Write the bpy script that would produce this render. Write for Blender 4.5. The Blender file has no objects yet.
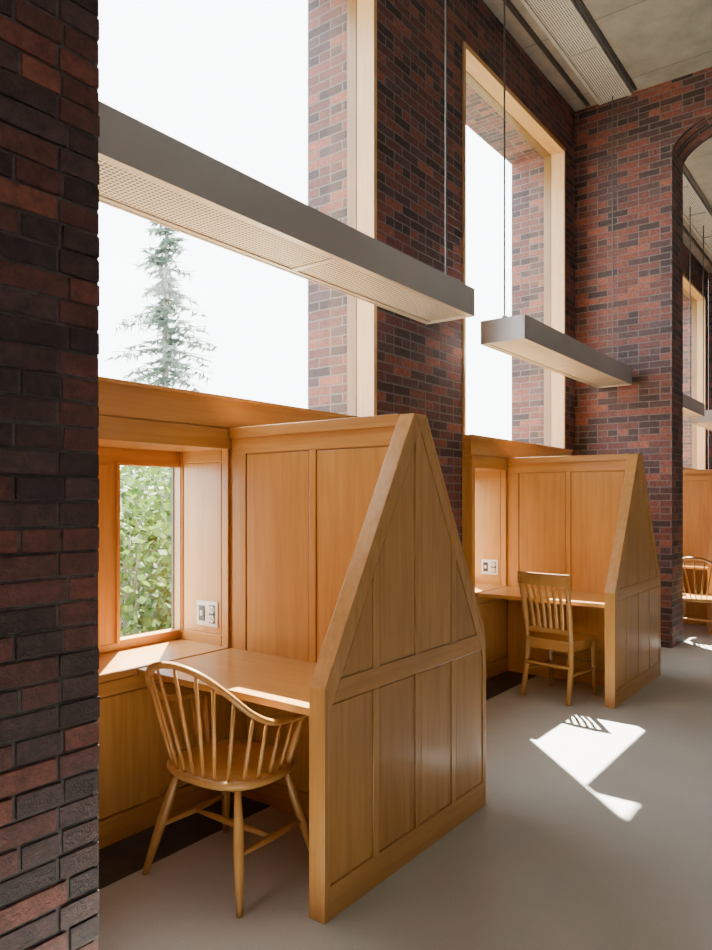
import bpy, bmesh, math, random
from mathutils import Vector, Matrix
random.seed(7)
h=1.5
scene=bpy.context.scene

# ------------------------------------------------------------------ materials
def newmat(name):
    m=bpy.data.materials.new(name); m.use_nodes=True
    nt=m.node_tree; nt.nodes.clear()
    out=nt.nodes.new('ShaderNodeOutputMaterial')
    b=nt.nodes.new('ShaderNodeBsdfPrincipled')
    nt.links.new(b.outputs[0],out.inputs[0])
    return m,nt,b,out
class N:
    def __init__(s,nt): s.nt=nt
    def node(s,t,**k):
        n=s.nt.nodes.new(t)
        for a,v in k.items(): setattr(n,a,v)
        return n
    def put(s,inp,v):
        if isinstance(v,(int,float,tuple,list)): inp.default_value=v
        else: s.nt.links.new(v,inp)
    def m(s,op,a,b=0.0,c=0.0):
        n=s.node('ShaderNodeMath',operation=op)
        s.put(n.inputs[0],a); s.put(n.inputs[1],b); s.put(n.inputs[2],c)
        return n.outputs[0]
    def ramp(s,fac,stops,interp='LINEAR'):
        n=s.node('ShaderNodeValToRGB'); cr=n.color_ramp; cr.interpolation=interp
        while len(cr.elements)<len(stops): cr.elements.new(0.5)
        for e,(p,c) in zip(cr.elements,stops): e.position=p; e.color=(*c,1)
        s.put(n.inputs[0],fac); return n.outputs[0]
    def mix(s,fac,a,b,bt='MIX'):
        n=s.node('ShaderNodeMix',data_type='RGBA',blend_type=bt)
        s.put(n.inputs[0],fac); s.put(n.inputs[6],a); s.put(n.inputs[7],b)
        return n.outputs[2]
    def noise(s,vec,scale,detail=4,rough=.5):
        n=s.node('ShaderNodeTexNoise'); n.inputs['Scale'].default_value=scale
        n.inputs['Detail'].default_value=detail; n.inputs['Roughness'].default_value=rough
        if vec is not None: s.put(n.inputs['Vector'],vec)
        return n.outputs[0]
    def bump(s,hgt,st,dist,b):
        n=s.node('ShaderNodeBump'); n.inputs['Strength'].default_value=st
        n.inputs['Distance'].default_value=dist; s.put(n.inputs['Height'],hgt)
        s.nt.links.new(n.outputs[0],b.inputs['Normal'])

BRICK_STOPS=[(0,(.044,.025,.028)),(.17,(.120,.043,.038)),(.33,(.066,.033,.037)),(.48,(.19,.060,.045)),
             (.63,(.14,.048,.042)),(.79,(.25,.080,.054)),(.90,(.080,.044,.049))]
def brick_mat():
    m,nt,b,out=newmat('brick'); n=N(nt)
    g=n.node('ShaderNodeNewGeometry')
    sp=n.node('ShaderNodeSeparateXYZ'); nt.links.new(g.outputs['Position'],sp.inputs[0])
    sn=n.node('ShaderNodeSeparateXYZ'); nt.links.new(g.outputs['True Normal'],sn.inputs[0])
    ax=n.m('GREATER_THAN',n.m('ABSOLUTE',sn.outputs[0]),.5)
    az=n.m('GREATER_THAN',n.m('ABSOLUTE',sn.outputs[2]),.5)
    u=n.m('ADD',n.m('MULTIPLY',sp.outputs[1],ax),n.m('MULTIPLY',sp.outputs[0],n.m('SUBTRACT',1,ax)))
    v=n.m('ADD',n.m('MULTIPLY',sp.outputs[2],n.m('SUBTRACT',1,az)),n.m('MULTIPLY',sp.outputs[1],az))
    rh=.068; bw=.212
    nd=n.noise(g.outputs['Position'],9,3)
    v=n.m('ADD',v,n.m('MULTIPLY',n.m('SUBTRACT',nd,.5),.010))
    vr=n.m('DIVIDE',v,rh); row=n.m('FLOOR',vr); fv=n.m('FRACT',vr)
    hdr=n.m('LESS_THAN',n.m('ABSOLUTE',n.m('SUBTRACT',n.m('MODULO',n.m('ADD',row,600),6),2)),.4)
    sc=n.m('ADD',1,hdr)
    ur=n.m('ADD',n.m('MULTIPLY',n.m('DIVIDE',n.m('ADD',u,50.03),bw),sc),n.m('MULTIPLY',n.m('MODULO',n.m('ADD',row,600),2),.5))
    col=n.m('FLOOR',ur); fu=n.m('FRACT',ur)
    du=n.m('DIVIDE',n.m('MULTIPLY',n.m('MINIMUM',fu,n.m('SUBTRACT',1,fu)),bw),sc)
    dv=n.m('MULTIPLY',n.m('MINIMUM',fv,n.m('SUBTRACT',1,fv)),rh)
    d=n.m('ADD',n.m('MINIMUM',du,dv),n.m('MULTIPLY',n.m('SUBTRACT',n.noise(g.outputs['Position'],60,3),.5),.008))
    mr=n.node('ShaderNodeMapRange',interpolation_type='SMOOTHSTEP'); n.put(mr.inputs[0],d)
    mr.inputs[1].default_value=.0035; mr.inputs[2].default_value=.0075
    mask=mr.outputs[0]
    cv=n.node('ShaderNodeCombineXYZ'); n.put(cv.inputs[0],col); n.put(cv.inputs[1],row); n.put(cv.inputs[2],ax)
    wn=n.node('ShaderNodeTexWhiteNoise',noise_dimensions='3D'); n.put(wn.inputs[0],cv.outputs[0])
    bc=n.ramp(wn.outputs[0],BRICK_STOPS,'CONSTANT')
    mott=n.noise(g.outputs['Position'],35,5,.65)
    bc=n.mix(.85,bc,n.ramp(mott,[(.3,(.42,.42,.46)),(.7,(1.5,1.38,1.3))]),'MULTIPLY')
    c=n.mix(mask,(.16,.135,.125,1),bc)
    n.put(b.inputs['Base Color'],c); b.inputs['Roughness'].default_value=.7
    hh=n.m('ADD',mask,n.m('MULTIPLY',n.noise(g.outputs['Position'],90,4),.5))
    n.bump(hh,.8,.009,b)
    return m
def brick_real_mat():
    m,nt,b,out=newmat('brick_unit'); n=N(nt)
    g=n.node('ShaderNodeNewGeometry')
    bc=n.ramp(g.outputs['Random Per Island'],BRICK_STOPS,'CONSTANT')
    mott=n.noise(g.outputs['Position'],30,6,.65)
    bc=n.mix(.85,bc,n.ramp(mott,[(.3,(.42,.42,.46)),(.7,(1.6,1.42,1.35))]),'MULTIPLY')
    n.put(b.inputs['Base Color'],bc); b.inputs['Roughness'].default_value=.6
    n.bump(n.noise(g.outputs['Position'],70,6,.7),1.0,.009,b)
    return m
def wood_mat(name,axis,dark=1.0,pale=0.0):
    m,nt,b,out=newmat(name); n=N(nt)
    g=n.node('ShaderNodeNewGeometry')
    r=g.outputs['Random Per Island']
    sc={'x':(1.0,18,18),'y':(18,1.0,18),'z':(18,18,1.0)}[axis]
    mp=n.node('ShaderNodeMapping'); mp.inputs['Scale'].default_value=sc
    nt.links.new(g.outputs['Position'],mp.inputs['Vector'])
    off=n.node('ShaderNodeCombineXYZ')
    for i,kk in enumerate((13,29,7)): n.put(off.inputs[i],n.m('MULTIPLY',r,kk))
    nt.links.new(off.outputs[0],mp.inputs['Location'])
    gr=n.noise(mp.outputs[0],2.0,6,.6)
    big=n.noise(g.outputs['Position'],2.5,2)
    def C(c): 
        p=(.80,.66,.46)
        return tuple((x*(1-pale)+q*pale)*dark for x,q in zip(c,p))
    c=n.ramp(gr,[(.25,C((.50,.235,.058))),(.5,C((.60,.305,.084))),(.75,C((.67,.36,.11)))])
    c=n.mix(.6,c,n.ramp(r,[(0,(.78,.74,.70)),(.5,(1,1,1)),(1,(1.06,1.10,1.14))]),'MULTIPLY')
    c=n.mix(.4,c,n.ramp(big,[(.35,(.86,.81,.76)),(.65,(1.06,1.06,1.06))]),'MULTIPLY')
    n.put(b.inputs['Base Color'],c); b.inputs['Roughness'].default_value=.28
    n.bump(gr,.05,.002,b)
    return m
def flat(name,col,rough=.5,metal=0,spec=.5,nz=None):
    m,nt,b,out=newmat(name); n=N(nt)
    g=n.node('ShaderNodeNewGeometry')
    s,a=nz if nz else (8,.12)
    f=n.noise(g.outputs['Position'],s,5,.6)
    lo=tuple(x*(1-a) for x in col); hi=tuple(min(1,x*(1+a)) for x in col)
    n.put(b.inputs['Base Color'],n.ramp(f,[(.3,lo),(.7,hi)]))
    b.inputs['Roughness'].default_value=rough; b.inputs['Metallic'].default_value=metal
    b.inputs['Specular IOR Level'].default_value=spec
    return m
def floor_mat():
    m,nt,b,out=newmat('carpet_floor'); n=N(nt)
    g=n.node('ShaderNodeNewGeometry')
    a=n.noise(g.outputs['Position'],1.6,4,.6); f=n.noise(g.outputs['Position'],140,3,.7)
    c=n.ramp(a,[(.3,(.44,.425,.38)),(.7,(.51,.49,.445))])
    c=n.mix(.5,c,n.ramp(f,[(.3,(.8,.8,.8)),(.7,(1.15,1.15,1.15))]),'MULTIPLY')
    n.put(b.inputs['Base Color'],c); b.inputs['Roughness'].default_value=.7
    b.inputs['Specular IOR Level'].default_value=.35
    n.bump(f,.25,.003,b); return m
def concrete_mat():
    m,nt,b,out=newmat('board_concrete'); n=N(nt)
    g=n.node('ShaderNodeNewGeometry')
    sp=n.node('ShaderNodeSeparateXYZ'); nt.links.new(g.outputs['Position'],sp.inputs[0])
    fr=n.m('FRACT',n.m('DIVIDE',sp.outputs[1],1.1)); line=n.m('LESS_THAN',fr,.012)
    a=n.noise(g.outputs['Position'],3,6,.65)
    c=n.ramp(a,[(.3,(.19,.183,.17)),(.7,(.31,.295,.272))])
    c=n.mix(line,c,(.14,.13,.12,1))
    n.put(b.inputs['Base Color'],c); b.inputs['Roughness'].default_value=.85
    n.bump(a,.3,.01,b); return m
def grille_mat():
    m,nt,b,out=newmat('lamp_grille'); n=N(nt)
    g=n.node('ShaderNodeNewGeometry')
    sp=n.node('ShaderNodeSeparateXYZ'); nt.links.new(g.outputs['Position'],sp.inputs[0])
    p=.021
    fx=n.m('SUBTRACT',n.m('FRACT',n.m('DIVIDE',sp.outputs[0],p)),.5)
    fy=n.m('SUBTRACT',n.m('FRACT',n.m('DIVIDE',sp.outputs[1],p)),.5)
    mx=n.m('MAXIMUM',n.m('ABSOLUTE',fx),n.m('ABSOLUTE',fy))
    hole=n.m('LESS_THAN',mx,.37)
    c=n.mix(hole,(.76,.755,.74,1),(.05,.048,.045,1))
    n.put(b.inputs['Base Color'],c); b.inputs['Roughness'].default_value=.5
    return m
def leaf_mat(name,c1,c2):
    m,nt,b,out=newmat(name); n=N(nt)
    g=n.node('ShaderNodeNewGeometry')
    c=n.ramp(g.outputs['Random Per Island'],[(0,c1),(1,c2)])
    n.put(b.inputs['Base Color'],c); b.inputs['Roughness'].default_value=.6
    tr=n.node('ShaderNodeBsdfTranslucent'); n.put(tr.inputs[0],c)
    mx=n.node('ShaderNodeMixShader'); mx.inputs[0].default_value=.4
    nt.links.new(b.outputs[0],mx.inputs[1]); nt.links.new(tr.outputs[0],mx.inputs[2])
    nt.links.new(mx.outputs[0],out.inputs[0]); return m
def glass_mat():
    m,nt,b,out=newmat('window_glass'); n=N(nt)
    nt.nodes.remove(b)
    t=n.node('ShaderNodeBsdfTransparent'); t.inputs[0].default_value=(.96,.98,.98,1)
    gl=n.node('ShaderNodeBsdfGlossy'); gl.inputs['Roughness'].default_value=.02
    mx=n.node('ShaderNodeMixShader'); mx.inputs[0].default_value=.05
    nt.links.new(t.outputs[0],mx.inputs[1]); nt.links.new(gl.outputs[0],mx.inputs[2])
    nt.links.new(mx.outputs[0],out.inputs[0]); return m
def emis(name,col,st):
    m,nt,b,out=newmat(name)
    b.inputs['Base Color'].default_value=(*col,1)
    b.inputs['Emission Color'].default_value=(*col,1); b.inputs['Emission Strength'].default_value=st
    return m

BRICK=brick_mat(); BRICKU=brick_real_mat(); MORTAR=flat('mortar',(.11,.095,.09),.9,nz=(40,.3))
WZ=wood_mat('maple_vertical','z'); WY=wood_mat('maple_along','y'); WX=wood_mat('maple_cross','x')
WSH=wood_mat('sash_stained','z',.40)
FZ=wood_mat('frame_vertical','z',.92,.22); FY=wood_mat('frame_along','y',.95,.0)
WCH=wood_mat('chair_maple','z',.80)
FLOOR=floor_mat(); CONC=concrete_mat(); GRILLE=grille_mat(); GLASS=glass_mat()
SLATE=flat('slate_dark',(.045,.05,.05),.5,nz=(12,.3))
METAL=flat('painted_metal',(.46,.435,.425),.30,.25,nz=(3,.05))
METALD=flat('fixture_metal',(.40,.39,.37),.5)
ROD=flat('rod_steel',(.12,.12,.12),.4,.5)
PLATE=flat('outlet_plate',(.75,.74,.70),.35); BLACK=flat('black_plastic',(.03,.03,.03),.4)
BARK=flat('bark',(.20,.18,.15),.9); GRASS=flat('grass',(.20,.20,.15),.9,nz=(1,.4))
CONIF=leaf_mat('conifer_needles',(.09,.13,.11),(.17,.22,.17))
LEAF=leaf_mat('broad_leaves',(.012,.038,.006),(.12,.20,.03))

# ------------------------------------------------------------------ builder
class B:
    def __init__(s,name):
        s.name=name; s.bm=bmesh.new(); s.mats=[]
    def mi(s,m):
        if m not in s.mats: s.mats.append(m)
        return s.mats.index(m)
    def box(s,x0,x1,y0,y1,z0,z1,m):
        i=s.mi(m)
        x0,x1=sorted((x0,x1)); y0,y1=sorted((y0,y1)); z0,z1=sorted((z0,z1))
        v=[s.bm.verts.new(p) for p in [(x0,y0,z0),(x1,y0,z0),(x1,y1,z0),(x0,y1,z0),(x0,y0,z1),(x1,y0,z1),(x1,y1,z1),(x0,y1,z1)]]
        for f in [(0,3,2,1),(4,5,6,7),(0,1,5,4),(1,2,6,5),(2,3,7,6),(3,0,4,7)]:
            s.bm.faces.new([v[k] for k in f]).material_index=i
    def prism(s,poly,a0,a1,m,axis='x'):
        """poly 2D convex or simple; axis x: (y,z); axis y: (x,z); axis z:(x,y)"""
        if len(poly)<3: return
        i=s.mi(m)
        def P(p,a):
            return {'x':(a,p[0],p[1]),'y':(p[0],a,p[1]),'z':(p[0],p[1],a)}[axis]
        A=[s.bm.verts.new(P(p,a0)) for p in poly]; C=[s.bm.verts.new(P(p,a1)) for p in poly]
        fs=[s.bm.faces.new(A[::-1]),s.bm.faces.new(C)]
        n=len(poly)
        for k in range(n): fs.append(s.bm.faces.new([A[k],A[(k+1)%n],C[(k+1)%n],C[k]]))
        for f in fs: f.material_index=i
    def tube(s,pts,rad,m,seg=10,flatten=None,closed_ends=True):
        i=s.mi(m); pts=[Vector(p) for p in pts]; n=len(pts)
        if not hasattr(rad,'__len__'): rad=[rad]*n
        T=[(pts[min(k+1,n-1)]-pts[max(k-1,0)]).normalized() for k in range(n)]
        up=Vector((0,0,1)) if abs(T[0].z)<.9 else Vector((0,1,0))
        rings=[]
        U=(up-T[0]*up.dot(T[0])).normalized()
        for k in range(n):
            U=(U-T[k]*U.dot(T[k])).normalized(); V=T[k].cross(U)
            fu,fv=flatten if flatten else (1,1)
            rings.append([s.bm.verts.new(pts[k]+(U*math.cos(a)*fu+V*math.sin(a)*fv)*rad[k]) for a in [2*math.pi*j/seg for j in range(seg)]])
        for k in range(n-1):
            for j in range(seg):
                f=s.bm.faces.new([rings[k][j],rings[k][(j+1)%seg],rings[k+1][(j+1)%seg],rings[k+1][j]])
                f.material_index=i; f.smooth=True
        s.bm.faces.new(rings[0][::-1]).material_index=i; s.bm.faces.new(rings[-1]).material_index=i
    def done(s,bevel=0,xf=None,seg=2,smooth=False):
        if xf is not None: s.bm.transform(xf)
        bmesh.ops.recalc_face_normals(s.bm,faces=s.bm.faces[:])
        xs=[v.co for v in s.bm.verts]
        c=Vector(((min(v.x for v in xs)+max(v.x for v in xs))/2,(min(v.y for v in xs)+max(v.y for v in xs))/2,min(v.z for v in xs)))
        bmesh.ops.translate(s.bm,verts=s.bm.verts[:],vec=-c)
        me=bpy.data.meshes.new(s.name); s.bm.to_mesh(me); s.bm.free()
        for m in s.mats: me.materials.append(m)
        o=bpy.data.objects.new(s.name,me); o.location=c
        scene.collection.objects.link(o)
        if bevel:
            md=o.modifiers.new('bevel','BEVEL'); md.width=bevel; md.segments=seg; md.limit_method='ANGLE'; md.angle_limit=math.radians(40)
            md.harden_normals=False
        return o
def clip(poly,axis,val,keep_less):
    out=[]; n=len(poly)
    ins=lambda p:(p[axis]<=val+1e-9) if keep_less else (p[axis]>=val-1e-9)
    for k in range(n):
        a=poly[k]; b=poly[(k+1)%n]
        if ins(a): out.append(a)
        if ins(a)!=ins(b):
            t=(val-a[axis])/(b[axis]-a[axis]); out.append((a[0]+t*(b[0]-a[0]),a[1]+t*(b[1]-a[1])))
    r=[]
    for p in out:
        if not r or (abs(p[0]-r[-1][0])+abs(p[1]-r[-1][1]))>1e-5: r.append(p)
    if len(r)>1 and (abs(r[0][0]-r[-1][0])+abs(r[0][1]-r[-1][1]))<1e-5: r.pop()
    return r
def rect_clip(poly,y0,y1,z0,z1):
    for ax,v,k in ((0,y0,False),(0,y1,True),(1,z0,False),(1,z1,True)):
        poly=clip(poly,ax,v,k)
        if len(poly)<3: return []
    return poly

# ------------------------------------------------------------------ shell
XW=-1.20; XO=-1.80; CEIL=5.75; SILL=2.01; HEAD=5.22; P=7.007; XIN=5.2
YMIN=-1.23-6.54-.46; YMAX=-.767+2*P
WIN=[(-.45,2.0),(3.22,5.46)]
def outer_wall():
    b=B('wall_window_side')
    for k in (-1,0,1):
        o=k*P
        b.box(XO,XW,o+-1.23,o-.45,-.0,CEIL,BRICK)
        b.box(XO,XW,o+2.0,o+3.22,0,CEIL,BRICK)
        b.box(XO,XW,o+5.46,o-1.23+P,0,CEIL,BRICK)
        for (a,c) in WIN: b.box(XO,XW,o+a,o+c,HEAD,CEIL,BRICK)
    return b.done()
outer_wall()
def cross_wall(name,y0,y1):
    sp=5.02; rise=.50; xa=-.2; xb=3.8
    b=B('wall_pier_'+name); b.box(XW,xa,y0,y1,0,sp,BRICK); b.done()
    b=B('wall_room_pier_'+name); b.box(xb,XIN,y0,y1,0,sp,BRICK); b.done()
    b=B('wall_arch_'+name)
    pts=[(XW,sp),(xa,sp)]
    K=28
    for i in range(1,K):
        a=math.pi*(1-i/K); pts.append(((xa+xb)/2+(xb-xa)/2*math.cos(a),sp+rise*math.sin(a)))
    pts+=[(xb,sp),(XIN,sp)]
    for (p,q) in zip(pts[:-1],pts[1:]):
        b.prism([(p[0],p[1]),(q[0],q[1]),(q[0],CEIL),(p[0],CEIL)],y0,y1,BRICK,'y')
    return b.done()
cross_wall('far',-1.23+P,-.767+P)
YB=-.779
cross_wall('near',-1.23,YB-.018)
def pier_bricks():
    b=B('wall_pier_facing'); rh=.068; r=random.Random(3)
    i=0; z=0
    b.box(-.199,-.186,-1.226,YB-.0007,0,5.0,MORTAR)
    b.box(XW+.0,-.184,YB-.0175,YB-.0007,0,5.0,MORTAR)
    def unit(x0,x1,y0,y1,z0,z1):
        j=lambda a=.0022: r.uniform(-a,a)
        x1+=j(.003); y1+=j(.001)
        b.box(x0,x1,y0,y1,z0+j(.001),z1+j(.001),BRICKU)
    while z+rh<5.0:
        z0=z+.0045; z1=z+rh-.0045
        ya=-1.228; yb=YB; L=yb-ya
        if i%6==2:
            cuts=[0,.112,.225,.338,L+.004]
        elif i%2: cuts=[0,.120,.330,L+.004]
        else: cuts=[0,.16,.36,L+.004] if r.random()<.3 else [0,.21,.345,L+.004]
        for a,c in zip(cuts[:-1],cuts[1:]):
            ye=ya+c-.010 if c<L else yb
            unit(-.198,-.180,ya+a,ye,z0,z1)
        x=-.196-(.105 if i%2 else .0)
        if i%2: unit(-.196-.095,-.196,YB-.014,yb,z0,z1)
        while x>XW+.05:
            xe=max(x-.21,XW); unit(xe+.010,x,YB-.014,yb,z0,z1); x=xe
        z+=rh; i+=1
    return b.done(.0025,seg=2)
pier_bricks()
b=B('wall_end_far'); b.box(XW,XIN,YMAX-.46,YMAX,0,CEIL,BRICK); b.done()
b=B('wall_end_near'); b.box(XW,XIN,YMIN,YMIN+.3,0,CEIL,BRICK); b.done()
b=B('wall_inner'); b.box(XIN,XIN+.3,YMIN,YMAX,0,CEIL,CONC); b.done()
b=B('floor'); b.box(XO,XIN+.3,YMIN,YMAX,-.3,0,FLOOR); b.done()
b=B('ceiling'); b.box(XO,XIN+.3,YMIN,YMAX,CEIL,CEIL+.3,CONC); b.done()
b=B('floor_border')
for k in (0,1):
    b.box(XW,-.84,k*P-.76,k*P-1.235+P,0,.004,SLATE)
b.done()

# big windows
def big_window(idx,y0,y1,recs,posts):
    b=B('window_%d'%idx)
    xa,xb=-1.33,-1.185
    b.box(xa,xb,y1-.035,y1,SILL,HEAD,FZ); b.box(xa,xb,y0,y0+.035,SILL,HEAD,FZ)
    b.box(xa,xb,y0+.035,y1-.035,HEAD-.045,HEAD,FY)
    # outer sash
    b.box(-1.41,xa,y1-.039,y1,SILL,HEAD,WSH); b.box(-1.41,xa,y0,y0+.039,SILL,HEAD,WSH)
    b.box(-1.41,xa,y0+.039,y1-.039,HEAD-.049,HEAD,WSH)
    # fascia + head of the low wall
    b.box(-1.56,-1.12,y0,y1,1.868,SILL,WY)
    b.box(-1.56,-1.105,y0,y1,SILL,SILL+.018,WY)
    b.box(-1.56,-1.11,y0,y1,1.76,1.86,WY)
    b.box(-1.56,-1.125,y0,y1,1.86,1.868,WY)
    # ledge
    b.box(-1.60,-1.11,y0,y1,.718,.748,WY)
    # under panels
    b.box(-1.60,-1.56,y0,y1,0,.718,WY)
    b.box(-1.20,-1.14,y0,y1,0,.718,WZ)
    b.box(-1.14,-1.115,y0,y1,.65,.714,WY); b.box(-1.14,-1.115,y0,y1,.0,.12,WY)
    nP=3; w=(y1-y0)/nP
    for k in range(nP):
        b.box(-1.14,-1.115,y0+k*w,y0+k*w+.05,.126,.644,WZ)
        b.box(-1.14,-1.122,y0+k*w+.056,y0+(k+1)*w-.006,.126,.644,WZ)
    solids=[]; cur=y0
    for (ra,rb,ga,gb) in recs:
        if ra-cur>.02: solids.append((cur,ra))
        cur=rb
    if y1-cur>.02: solids.append((cur,y1))
    for (a,c) in solids:
        b.box(-1.56,-1.13,a,c,.748,1.76,WZ)
        b.box(-1.13,-1.11,a,min(c,a+.045),.748,1.76,WZ); 
        if c-a>.2:
            b.box(-1.13,-1.11,c-.045,c,.748,1.76,WZ); b.box(-1.13,-1.117,a+.05,c-.05,.80,1.70,WZ)
            b.box(-1.13,-1.11,a+.045,c-.045,.748,.795,WY); b.box(-1.13,-1.11,a+.045,c-.045,1.705,1.76,WY)
    for (ra,rb,ga,gb) in recs:
        for yy,sg in ((ra,1),(rb,-1)):
            y_a,y_b=(yy,yy+.012*sg)
            b.box(-1.52,-1.13,y_a,y_b,.748,1.76,WZ)
            b.box(-1.165,-1.12,y_b,y_b+.008*sg,.748,1.76,WZ); b.box(-1.52,-1.475,y_b,y_b+.008*sg,.748,1.76,WZ)
            b.box(-1.47,-1.17,y_b,y_b+.008*sg,.748,.80,WX); b.box(-1.47,-1.17,y_b,y_b+.008*sg,1.70,1.76,WX)
            b.box(-1.465,-1.175,y_b,y_b+.004*sg,.806,1.694,WZ)
        lo,hi=ra+.02,rb-.005
        b.box(-1.56,-1.50,lo,hi,.748,.785,WY); b.box(-1.56,-1.50,lo,hi,1.69,1.76,WY)
        for (a,c) in ((lo,ga),(gb,hi)):
            b.box(-1.56,-1.505,a,c,.785,1.69,WZ)
            if c-a>.12:
                b.box(-1.505,-1.492,a+.03,c-.035,.80,1.675,WZ)
        b.box(-1.55,-1.485,ga,ga+.018,.785,1.69,WZ); b.box(-1.55,-1.485,gb-.018,gb,.785,1.69,FZ)
        b.box(-1.552,-1.515,ga+.018,ga+.024,.785,1.69,BLACK); b.box(-1.552,-1.535,gb-.024,gb-.018,.785,1.69,BLACK)
        b.box(-1.55,-1.485,ga+.022,gb-.022,.785,.80,WY); b.box(-1.55,-1.485,ga+.022,gb-.022,1.675,1.69,WY)
        b.box(-1.532,-1.526,ga+.01,gb-.01,.80,1.68,GLASS)
    b.box(-1.385,-1.377,y0+.03,y1-.03,SILL+.018,HEAD-.04,GLASS)
    return b.done(.0025)
def recs(yo,ylo,yhi):
    r=[(max(ylo+.05,yo-.40),yo+.605,yo+.185,yo+.597)]
    r.append((yo+.695,min(yhi-.05,yo+1.68),yo+.71,yo+1.10))
    return r
U1=0.0; U2=3.28; U3=6.84
i=1
for k in (-1,0,1):
    for w,(a,c) in enumerate(WIN):
        yo=[U1,U2][w]+k*P
        if k==1 and w==0: yo=U3
        big_window(i,a+k*P,c+k*P,recs(yo,a+k*P,c+k*P),None); i+=1

# ------------------------------------------------------------------ carrel
def carrel(yo):
    b=B('study_carrel')
    L=1.25; sh=.83; pk=1.864; p0,p1=.59,.69
    out=[(0,0),(L,0),(L,sh),(p1,pk),(p0,pk),(0,sh)]
    off=lambda poly:[(p[0]+yo,p[1]) for p in poly]
    T=.074
    b.prism(off([(.008,.0),(L-.008,0),(L-.008,sh-.004),(p1-.004,pk-.012),(p0+.004,pk-.012),(.008,sh-.004)]),-T+.012,-.012,WZ)
    e=.020
    def strip(p,q,w):
        d=Vector((q[0]-p[0],q[1]-p[1])).normalized(); nrm=Vector((-d.y,d.x))*w
        return [p,q,(q[0]+nrm.x,q[1]+nrm.y),(p[0]+nrm.x,p[1]+nrm.y)]
    for (p,q) in (((L,0),(L,sh)),((L,sh),(p1,pk)),((p1,pk),(p0,pk)),((p0,pk),(0,sh)),((0,sh),(0,0))):
        b.prism(off(strip(p,q,e)),-T,0,WZ)
    def inset(poly,d):
        n=len(poly); lines=[]
        for k in range(n):
            a=Vector(poly[k]); c=Vector(poly[(k+1)%n]); dd=(c-a).normalized(); nn=Vector((-dd.y,dd.x))
            lines.append((a+nn*d[k],dd))
        res=[]
        for k in range(n):
            (a,da),(c,dc)=lines[k-1],lines[k]
            den=da.x*dc.y-da.y*dc.x
            t=((c.x-a.x)*dc.y-(c.y-a.y)*dc.x)/den; res.append((a.x+da.x*t,a.y+da.y*t))
        return res
    fo=inset(out,[0.0,e,e,e,e,e])
    fi=inset(out,[.12,.034,.070,.06,.070,.034])
    for xa,xb in ((-.014,-.001),(-T+.001,-T+.014)):
        n=len(out)
        mats=[WY,WZ,WZ,WZ,WZ,WZ]
        for k in range(n):
            q=[fo[k],fo[(k+1)%n],fi[(k+1)%n],fi[k]]
            if xa<-.03 and k==3: continue
            b.prism(off(q),xa,xb,mats[k])
        st=.042; g=.005
        cols=[]; w=(L-.068-3*st)/4; y=.034
        for c in range(4): cols.append((y,y+w)); y+=w+st
        rz0,rz1=.77,.85
        b.prism(off(rect_clip(list(fi),0,L,rz0,rz1)),xa,xb,WY)
        for c in range(3):
            a0,a1=cols[c][1],cols[c+1][0]
            for z0,z1 in ((.12,rz0),(rz1,2.0)):
                b.prism(off(rect_clip(fi,a0,a1,z0,z1)),xa,xb,WZ)
        fp=inset(out,[.12+g,.034+g,.070+g,.06+g,.070+g,.034+g])
        px=(xa,xb-.003) if xa>-.03 else (xa+.003,xb)
        for (a0,a1) in cols:
            for z0,z1 in ((.12+g,rz0-g),(rz1+g,2.0)):
                b.prism(off(rect_clip(fp,a0+g,a1-g,z0,z1)),px[0],px[1],WZ)
    ya,yb=yo+.60,yo+.68
    x1,x0=-T,-1.108
    b.box(x0,x1,ya+.013,yb-.013,0,1.80,WX)
    b.box(x0-.0,x1+.0,ya-.018,yb+.018,1.815,1.866,WX)
    for yf,yg,yp in ((ya,ya+.013,1),(yb-.013,yb,-1)):
        b.box(x0,x1,yf,yg,1.735,1.815,WX)
        b.box(x0,x1,yf,yg,.0,.12,WX)
        xs=[x0,x0+.10,x0+.52,x0+.56,x1-.035,x1]
        b.box(xs[0],xs[1],yf,yg,.12,1.735,WZ); b.box(xs[2],xs[3],yf,yg,.12,1.735,WZ); b.box(xs[4],xs[5],yf,yg,.12,1.735,WZ)
        q=(yf+.004,yg) if yp>0 else (yf,yg-.004)
        b.box(xs[1]+.006,xs[2]-.006,q[0],q[1],.126,1.729,WZ); b.box(xs[3]+.006,xs[4]-.006,q[0],q[1],.126,1.729,WZ)
    b.box(x0,-T,yo+.025,ya,.714,.744,WX)
    b.box(x0,-T,yb,yo+1.225,.714,.744,WX)
    b.box(x0+.02,-T,ya-.05,ya,.64,.714,WX); b.box(x0+.02,-T,yb,yb+.05,.64,.714,WX)
    o=b.done(.0022)
    q=B('wall_outlet'); yy=yo+.605-.0165; xc=-1.275; zc=.905
    q.box(xc-.08,xc+.08,yy-.006,yy+.004,zc-.065,zc+.065,PLATE)
    q.box(xc-.062,xc-.018,yy-.010,yy-.005,zc-.04,zc+.04,BLACK); q.box(xc-.05,xc-.03,yy-.012,yy-.009,zc-.014,zc+.014,PLATE)
    q.box(xc+.016,xc+.060,yy-.0075,yy-.005,zc-.048,zc+.048,BLACK)
    for dz in (-.024,.024):
        q.tube([(xc+.038,yy-.006,zc+dz),(xc+.038,yy-.012,zc+dz)],.020,PLATE,16)
        q.box(xc+.029,xc+.033,yy-.0135,yy-.011,zc+dz-.008,zc+dz+.008,BLACK); q.box(xc+.043,xc+.047,yy-.0135,yy-.011,zc+dz-.008,zc+dz+.008,BLACK)
    q.done(.0015)
carrel(U1); carrel(U2); carrel(U3); carrel(U2+P)

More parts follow.
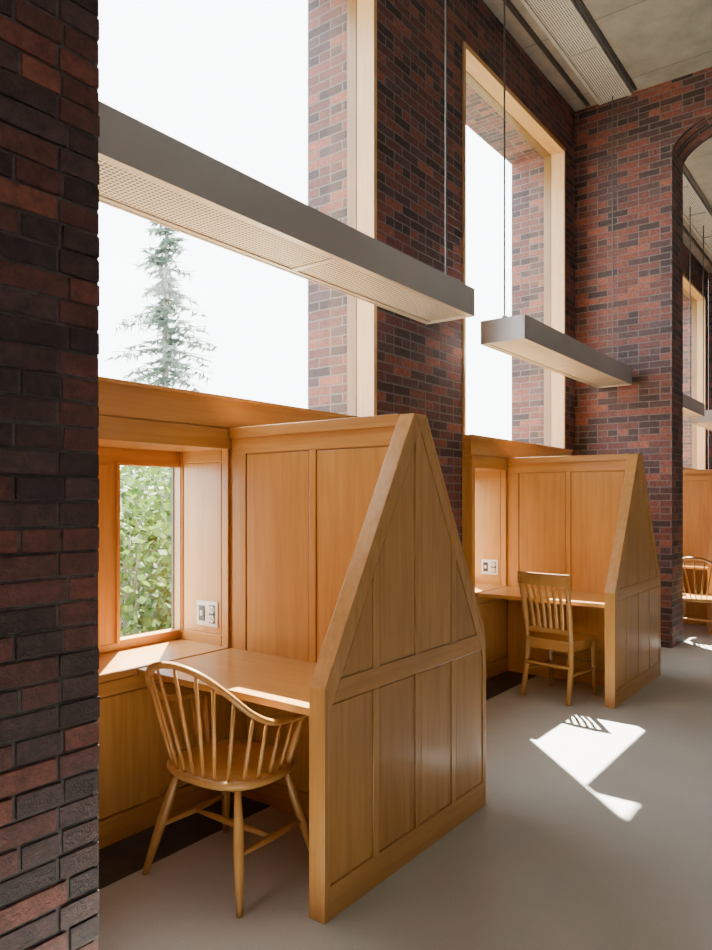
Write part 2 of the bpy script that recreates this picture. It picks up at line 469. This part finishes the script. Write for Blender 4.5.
# ------------------------------------------------------------------ pendant lamps & ceiling duct
def pendant(y0,y1,rods):
    b=B('pendant_lamp')
    xr=-.38*h; xl=-.62*h; zb=1.792*h; zt=1.912*h; t=.014
    b.box(xl,xl+t,y0,y1,zb,zt,METAL); b.box(xr-t,xr,y0,y1,zb,zt,METAL)
    b.box(xl+t,xr-t,y0,y0+t,zb,zt,METAL); b.box(xl+t,xr-t,y1-t,y1,zb,zt,METAL)
    b.box(xl+t,xr-t,y0+t,y1-t,zt-.012,zt-.002,METAL)
    b.box(xl+t,xl+t+.028,y0+t,y1-t,zb+.003,zb+.012,METAL); b.box(xr-t-.028,xr-t,y0+t,y1-t,zb+.003,zb+.012,METAL)
    n=2; w=(y1-y0-2*t)/n
    for k in range(n):
        a=y0+t+k*w
        b.box(xl+t+.028,xr-t-.028,a+.018,a+w-.018,zb+.010,zb+.016,GRILLE)
        b.box(xl+t+.028,xr-t-.028,a,a+.018,zb+.003,zb+.014,METAL); b.box(xl+t+.028,xr-t-.028,a+w-.018,a+w,zb+.003,zb+.014,METAL)
    xm=(xl+xr)/2
    for yr in rods:
        b.tube([(xm,yr,zt-.005),(xm,yr,CEIL-.045)],.0075,ROD,8)
        b.tube([(xm,yr,zt-.002),(xm,yr,zt+.02)],.022,METAL,12)
    b.done(.002)
pendant(-.56,2.225,(-.48,2.165)); pendant(3.01,5.70,(3.05,5.64))
pendant(-.56+P,2.225+P,(-.48+P,2.165+P)); pendant(3.01+P,5.70+P,(3.05+P,5.64+P))
def duct(y0,y1):
    b=B('ceiling_track')
    xr=-.385*h; xl=-.61*h; z1=CEIL-.001; z0=CEIL-.05
    b.box(xl,xl+.03,y0,y1,z0,z1,METALD); b.box(xr-.03,xr,y0,y1,z0,z1,METALD)
    y=y0; 
    while y<y1-.1:
        e=min(y+1.1,y1); b.box(xl+.03,xr-.03,y,e-.02,z0+.02,z1,GRILLE); b.box(xl+.03,xr-.03,e-.02,e,z0+.005,z1,METALD); y=e
    b.box(xl-.14,xl-.10,y0,y1,z0+.03,z1,BLACK)
    b.box(xr+.02,xr+.05,y0,y1,z0+.035,z1,BLACK)
    b.done()
for k in (0,1): duct(-.75+k*P,5.72+k*P)

# ------------------------------------------------------------------ chairs
def smoothpath(pts,sub=6):
    P_=[Vector(p) for p in pts]; res=[]
    for i in range(len(P_)-1):
        p0=P_[max(i-1,0)]; p1=P_[i]; p2=P_[i+1]; p3=P_[min(i+2,len(P_)-1)]
        for k in range(sub):
            t=k/sub
            res.append(.5*((2*p1)+(-p0+p2)*t+(2*p0-5*p1+4*p2-p3)*t*t+(-p0+3*p1-3*p2+p3)*t**3))
    res.append(P_[-1]); return res
def windsor(x,y,rot=0):
    b=B('windsor_armchair')
    i=b.mi(WCH); rings=[]; NS=40
    def sr(a):
        cx,sy=math.cos(a),math.sin(a)
        w=.255; d=.225
        ex=2.6
        return 1/((abs(cx)/w)**ex+(abs(sy)/d)**ex)**(1/ex)
    def ring(sc,z):
        vs=[]
        for k in range(NS):
            a=2*math.pi*k/NS; r=sr(a)*sc
            vs.append(b.bm.verts.new((r*math.cos(a),r*math.sin(a),z)))
        return vs
    prof=[(.80,.405),(.93,.412),(.99,.425),(1.0,.437),(.985,.447),(.94,.449),(.80,.443),(.55,.434),(.25,.431)]
    rings=[ring(s_,z_) for s_,z_ in prof]
    for r0,r1 in zip(rings[:-1],rings[1:]):
        for k in range(NS):
            f=b.bm.faces.new([r0[k],r0[(k+1)%NS],r1[(k+1)%NS],r1[k]]); f.material_index=i; f.smooth=True
    f=b.bm.faces.new(rings[0][::-1]); f.material_index=i
    f=b.bm.faces.new(rings[-1]); f.material_index=i; f.smooth=True
    legs={}
    for sx in (-1,1):
        for sy in (-1,1):
            top=Vector((sx*.165,sy*.135,.412)); bot=Vector((sx*.262,sy*.225-(.0),0.0))
            pts=[top.lerp(bot,t) for t in (0,.12,.3,.5,.65,.8,.92,1)]
            b.tube(pts,[.014,.015,.019,.0205,.019,.0165,.014,.012],WCH,12)
            legs[(sx,sy)]=(top,bot)
    def at(k,z):
        t,bo=legs[k]; return t.lerp(bo,(t.z-z)/(t.z-bo.z))
    for sx in (-1,1):
        a=at((sx,-1),.19); c=at((sx,1),.19)
        b.tube([a.lerp(c,t) for t in (0,.25,.5,.75,1)],[.008,.0115,.0145,.0115,.008],WCH,10)
    a=(at((-1,-1),.19)+at((-1,1),.19))/2; c=(at((1,-1),.19)+at((1,1),.19))/2
    b.tube([a.lerp(c,t) for t in (0,.25,.5,.75,1)],[.008,.0115,.0145,.0115,.008],WCH,10)
    half=[(.262,.20,.650),(.283,.10,.652),(.290,.0,.658),(.287,-.09,.672),(.265,-.175,.722),(.212,-.245,.800),(.125,-.290,.862),(0,-.305,.884)]
    full=half+[(-p[0],p[1],p[2]) for p in half[-2::-1]]
    path=smoothpath(full,6)
    n=len(path); rad=[]
    for k in range(n):
        e=min(k,n-1-k)/(n/2); rad.append(.0145 if e>.25 else .0145+.004*(1-e/.25))
    b.tube(path,rad,WCH,12,flatten=(.85,1.2))
    K=17
    for k in range(K):
        f=.055+.89*k/(K-1)
        top=path[int(round(f*(n-1)))]
        ang=math.radians(20-220*(k/(K-1)))
        r=sr(ang)*.90
        base=Vector((r*math.cos(ang),r*math.sin(ang),.440))
        if k in (0,K-1):
            b.tube([base.lerp(top,t) for t in (0,.2,.45,.75,1)],[.010,.014,.016,.012,.009],WCH,10)
        else:
            b.tube([base.lerp(top,t) for t in (0,.3,.6,1)],[.0065,.0085,.0075,.0055],WCH,8)
    return b.done(xf=Matrix.Translation((x,y,0.0))@Matrix.Rotation(rot,4,'Z'))
windsor(-.545,.07,math.radians(2))
windsor(-.10,6.58,math.radians(0))
def slatchair(x,y,rot=0):
    b=B('slat_back_chair')
    W0,W1,D=.19,.215,.205
    outl=[(-W0,-D),(W0,-D),(W1,-D*.2),(W1,D*.85),(W1-.03,D),(-W1+.03,D),(-W1,D*.85),(-W1,-D*.2)]
    b.prism(outl,.425,.455,CX,'z')
    b.box(-.175,.175,.165,.185,.37,.425,CX); b.box(-.175,.175,-.175,-.155,.37,.425,CX)
    b.box(-.185,-.165,-.16,.17,.37,.425,CX); b.box(.165,.185,-.16,.17,.37,.425,CX)
    for sx in (-1,1):
        b.tube([(sx*.175,.165,.425),(sx*.18,.17,.2),(sx*.185,.178,0)],[.023,.021,.017],CZ,4)
        b.tube(smoothpath([(sx*.19,-.235,0),(sx*.185,-.19,.22),(sx*.18,-.175,.43),(sx*.185,-.205,.66),(sx*.195,-.265,.93)],4),.021,CZ,8)
        b.tube([(sx*.18,-.19,.20),(sx*.182,.172,.20)],.013,CZ,8)
    b.tube([(-.18,-.20,.26),(.18,-.20,.26)],.013,CX,8); b.tube([(-.18,.17,.26),(.18,.17,.26)],.013,CX,8)
    K=10
    def crest(z0,z1,yy,th,bow):
        for k in range(K):
            xa=-.215+.43*k/K; xb=-.215+.43*(k+1)/K
            f=lambda q:yy-bow*(1-(q/.215)**2)
            b.prism([(xa,f(xa)),(xb,f(xb)),(xb,f(xb)+th),(xa,f(xa)+th)],z0,z1,CX,'z')
    crest(.865,.955,-.27,.022,.025)
    b.box(-.175,.175,-.195,-.175,.50,.535,CX)
    for k in range(6):
        xx=-.128+.256*k/5
        b.tube([(xx*.92,-.185,.53),(xx,-.215,.70),(xx*1.08,-.272,.87)],[.014,.013,.013],CZ,8,flatten=(.55,1.15))
    return b.done(.002,xf=Matrix.Translation((x,y,0.0))@Matrix.Rotation(rot,4,'Z'))
CX=wood_mat('chair_oak_cross','x',.72); CZ=wood_mat('chair_oak_vertical','z',.72)
slatchair(-.46,3.43,math.radians(-8))

# ------------------------------------------------------------------ outside
GZ=-3.5
b=B('lawn_ground'); b.box(-80,-1.85,-60,90,GZ-.2,GZ,GRASS); b.done()
def conifer(x,y,z0,ht,rmax):
    b=B('conifer_tree'); r=random.Random(11)
    b.tube([(x,y,z0),(x,y,z0+ht*.5),(x+.05,y,z0+ht)],[.22,.12,.015],BARK,8)
    i=b.mi(CONIF); lv=44
    for k in range(lv):
        f=k/(lv-1); z=z0+ht*(.12+.87*f); R=rmax*(1-f)**.8+.14
        for j in range(6):
            a=r.uniform(0,6.283); L=R*r.uniform(.45,1.15); d=Vector((math.cos(a),math.sin(a),-.25+r.uniform(-.1,.2)))
            b.tube([Vector((x,y,z)),Vector((x,y,z))+d*L],[.02,.006],BARK,4)
            ns=int(8+L*13)
            for q in range(ns):
                t=(q+r.random())/ns
                c=Vector((x,y,z))+d*L*t+Vector((0,0,-.1*t*t*L))
                sz=.09+.13*(1-t*.5); dd=Vector((r.uniform(-1,1),r.uniform(-1,1),r.uniform(-.9,.2))).normalized()
                e=dd.cross(Vector((r.random(),r.random(),r.random()))).normalized()*sz*.28
                v=[b.bm.verts.new(c-e),b.bm.verts.new(c+e),b.bm.verts.new(c+dd*sz*1.6)]
                b.bm.faces.new(v).material_index=i
    return b.done()
def cam_ray(px,d):
    rr=(px-356)/720; s=-1.311+d*(.6*rr+.8); t=-1.075+d*(-.8*rr+.6)
    return (-t*h,s*h)
cx,cy=cam_ray(165,13)
conifer(cx,cy,GZ,9.75-GZ,3.2)
def leafy(x,y,z0,ht,rad,seed,n=5200):
    b=B('broadleaf_tree'); r=random.Random(seed)
    b.tube([(x,y,z0),(x+.1,y,z0+ht*.4),(x,y+.1,z0+ht*.75)],[.14,.10,.04],BARK,8)
    i=b.mi(LEAF)
    cl=[]
    for k in range(60):
        a=r.uniform(0,6.283); zz=r.uniform(.25,1.0); rr=rad*math.sqrt(max(.05,1-((zz-.6)/.42)**2))*r.uniform(.4,1)
        cl.append(Vector((x+rr*math.cos(a),y+rr*math.sin(a),z0+ht*zz)))
        b.tube([Vector((x,y,z0+ht*zz*.7)),cl[-1]],[.03,.01],BARK,4)
    for k in range(n):
        c=r.choice(cl)+Vector((r.gauss(0,.27),r.gauss(0,.27),r.gauss(0,.22)))
        d=Vector((r.uniform(-1,1),r.uniform(-1,1),r.uniform(-1,.4))).normalized()*.12
        e=d.cross(Vector((r.uniform(-1,1),r.uniform(-1,1),r.uniform(-1,1)))).normalized()*.045
        v=[b.bm.verts.new(c),b.bm.verts.new(c+d*.5+e),b.bm.verts.new(c+d),b.bm.verts.new(c+d*.5-e)]
        b.bm.faces.new(v).material_index=i
    return b.done()
for q,(px,d,top,rad) in enumerate(((128,5.6,1.6,1.25),(178,7.0,1.8,1.5),(480,9,2.0,1.6),(90,8,1.9,1.7),(540,11,1.9,1.8),(150,9.5,2.0,2.0))):
    x_,y_=cam_ray(px,d); leafy(x_,y_,GZ,top-GZ,rad,20+q,5500)

# ------------------------------------------------------------------ light
w=bpy.data.worlds.new('overcast_bright_sky'); scene.world=w; w.use_nodes=True
nt=w.node_tree; bg=nt.nodes['Background']; bg.inputs[0].default_value=(.93,.965,1,1); bg.inputs[1].default_value=12
sl=bpy.data.lights.new('sun','SUN'); sl.energy=85; sl.angle=math.radians(.55); sl.color=(1,.96,.89)
so=bpy.data.objects.new('sun',sl); scene.collection.objects.link(so)
so.rotation_euler=Vector((.458,-.452,-1)).to_track_quat('-Z','Y').to_euler(); so.location=(-6,6,12)

FILL=emis('fill_emitter',(1,.96,.90),3.5)  # glow for the added fill boxes below
for k in (-1,0,1):
    b=B('added_fill_light')  # unseen glowing box, added only to brighten the room side
    y0=k*P+.3; b.box(2.6,3.0,y0,y0+4.2,CEIL-.12,CEIL-.001,METAL); b.box(2.63,2.97,y0+.03,y0+4.17,CEIL-.128,CEIL-.118,FILL); b.done()

# ------------------------------------------------------------------ camera
cd=bpy.data.cameras.new('camera'); co=bpy.data.objects.new('camera',cd); scene.collection.objects.link(co)
cd.sensor_fit='HORIZONTAL'; cd.sensor_width=36; cd.lens=36*720/712; cd.shift_y=25/712; cd.clip_start=.05; cd.clip_end=300
co.location=(1.075*h,-1.311*h,h); co.rotation_euler=(math.pi/2,0,math.atan2(.6,.8))
scene.camera=co
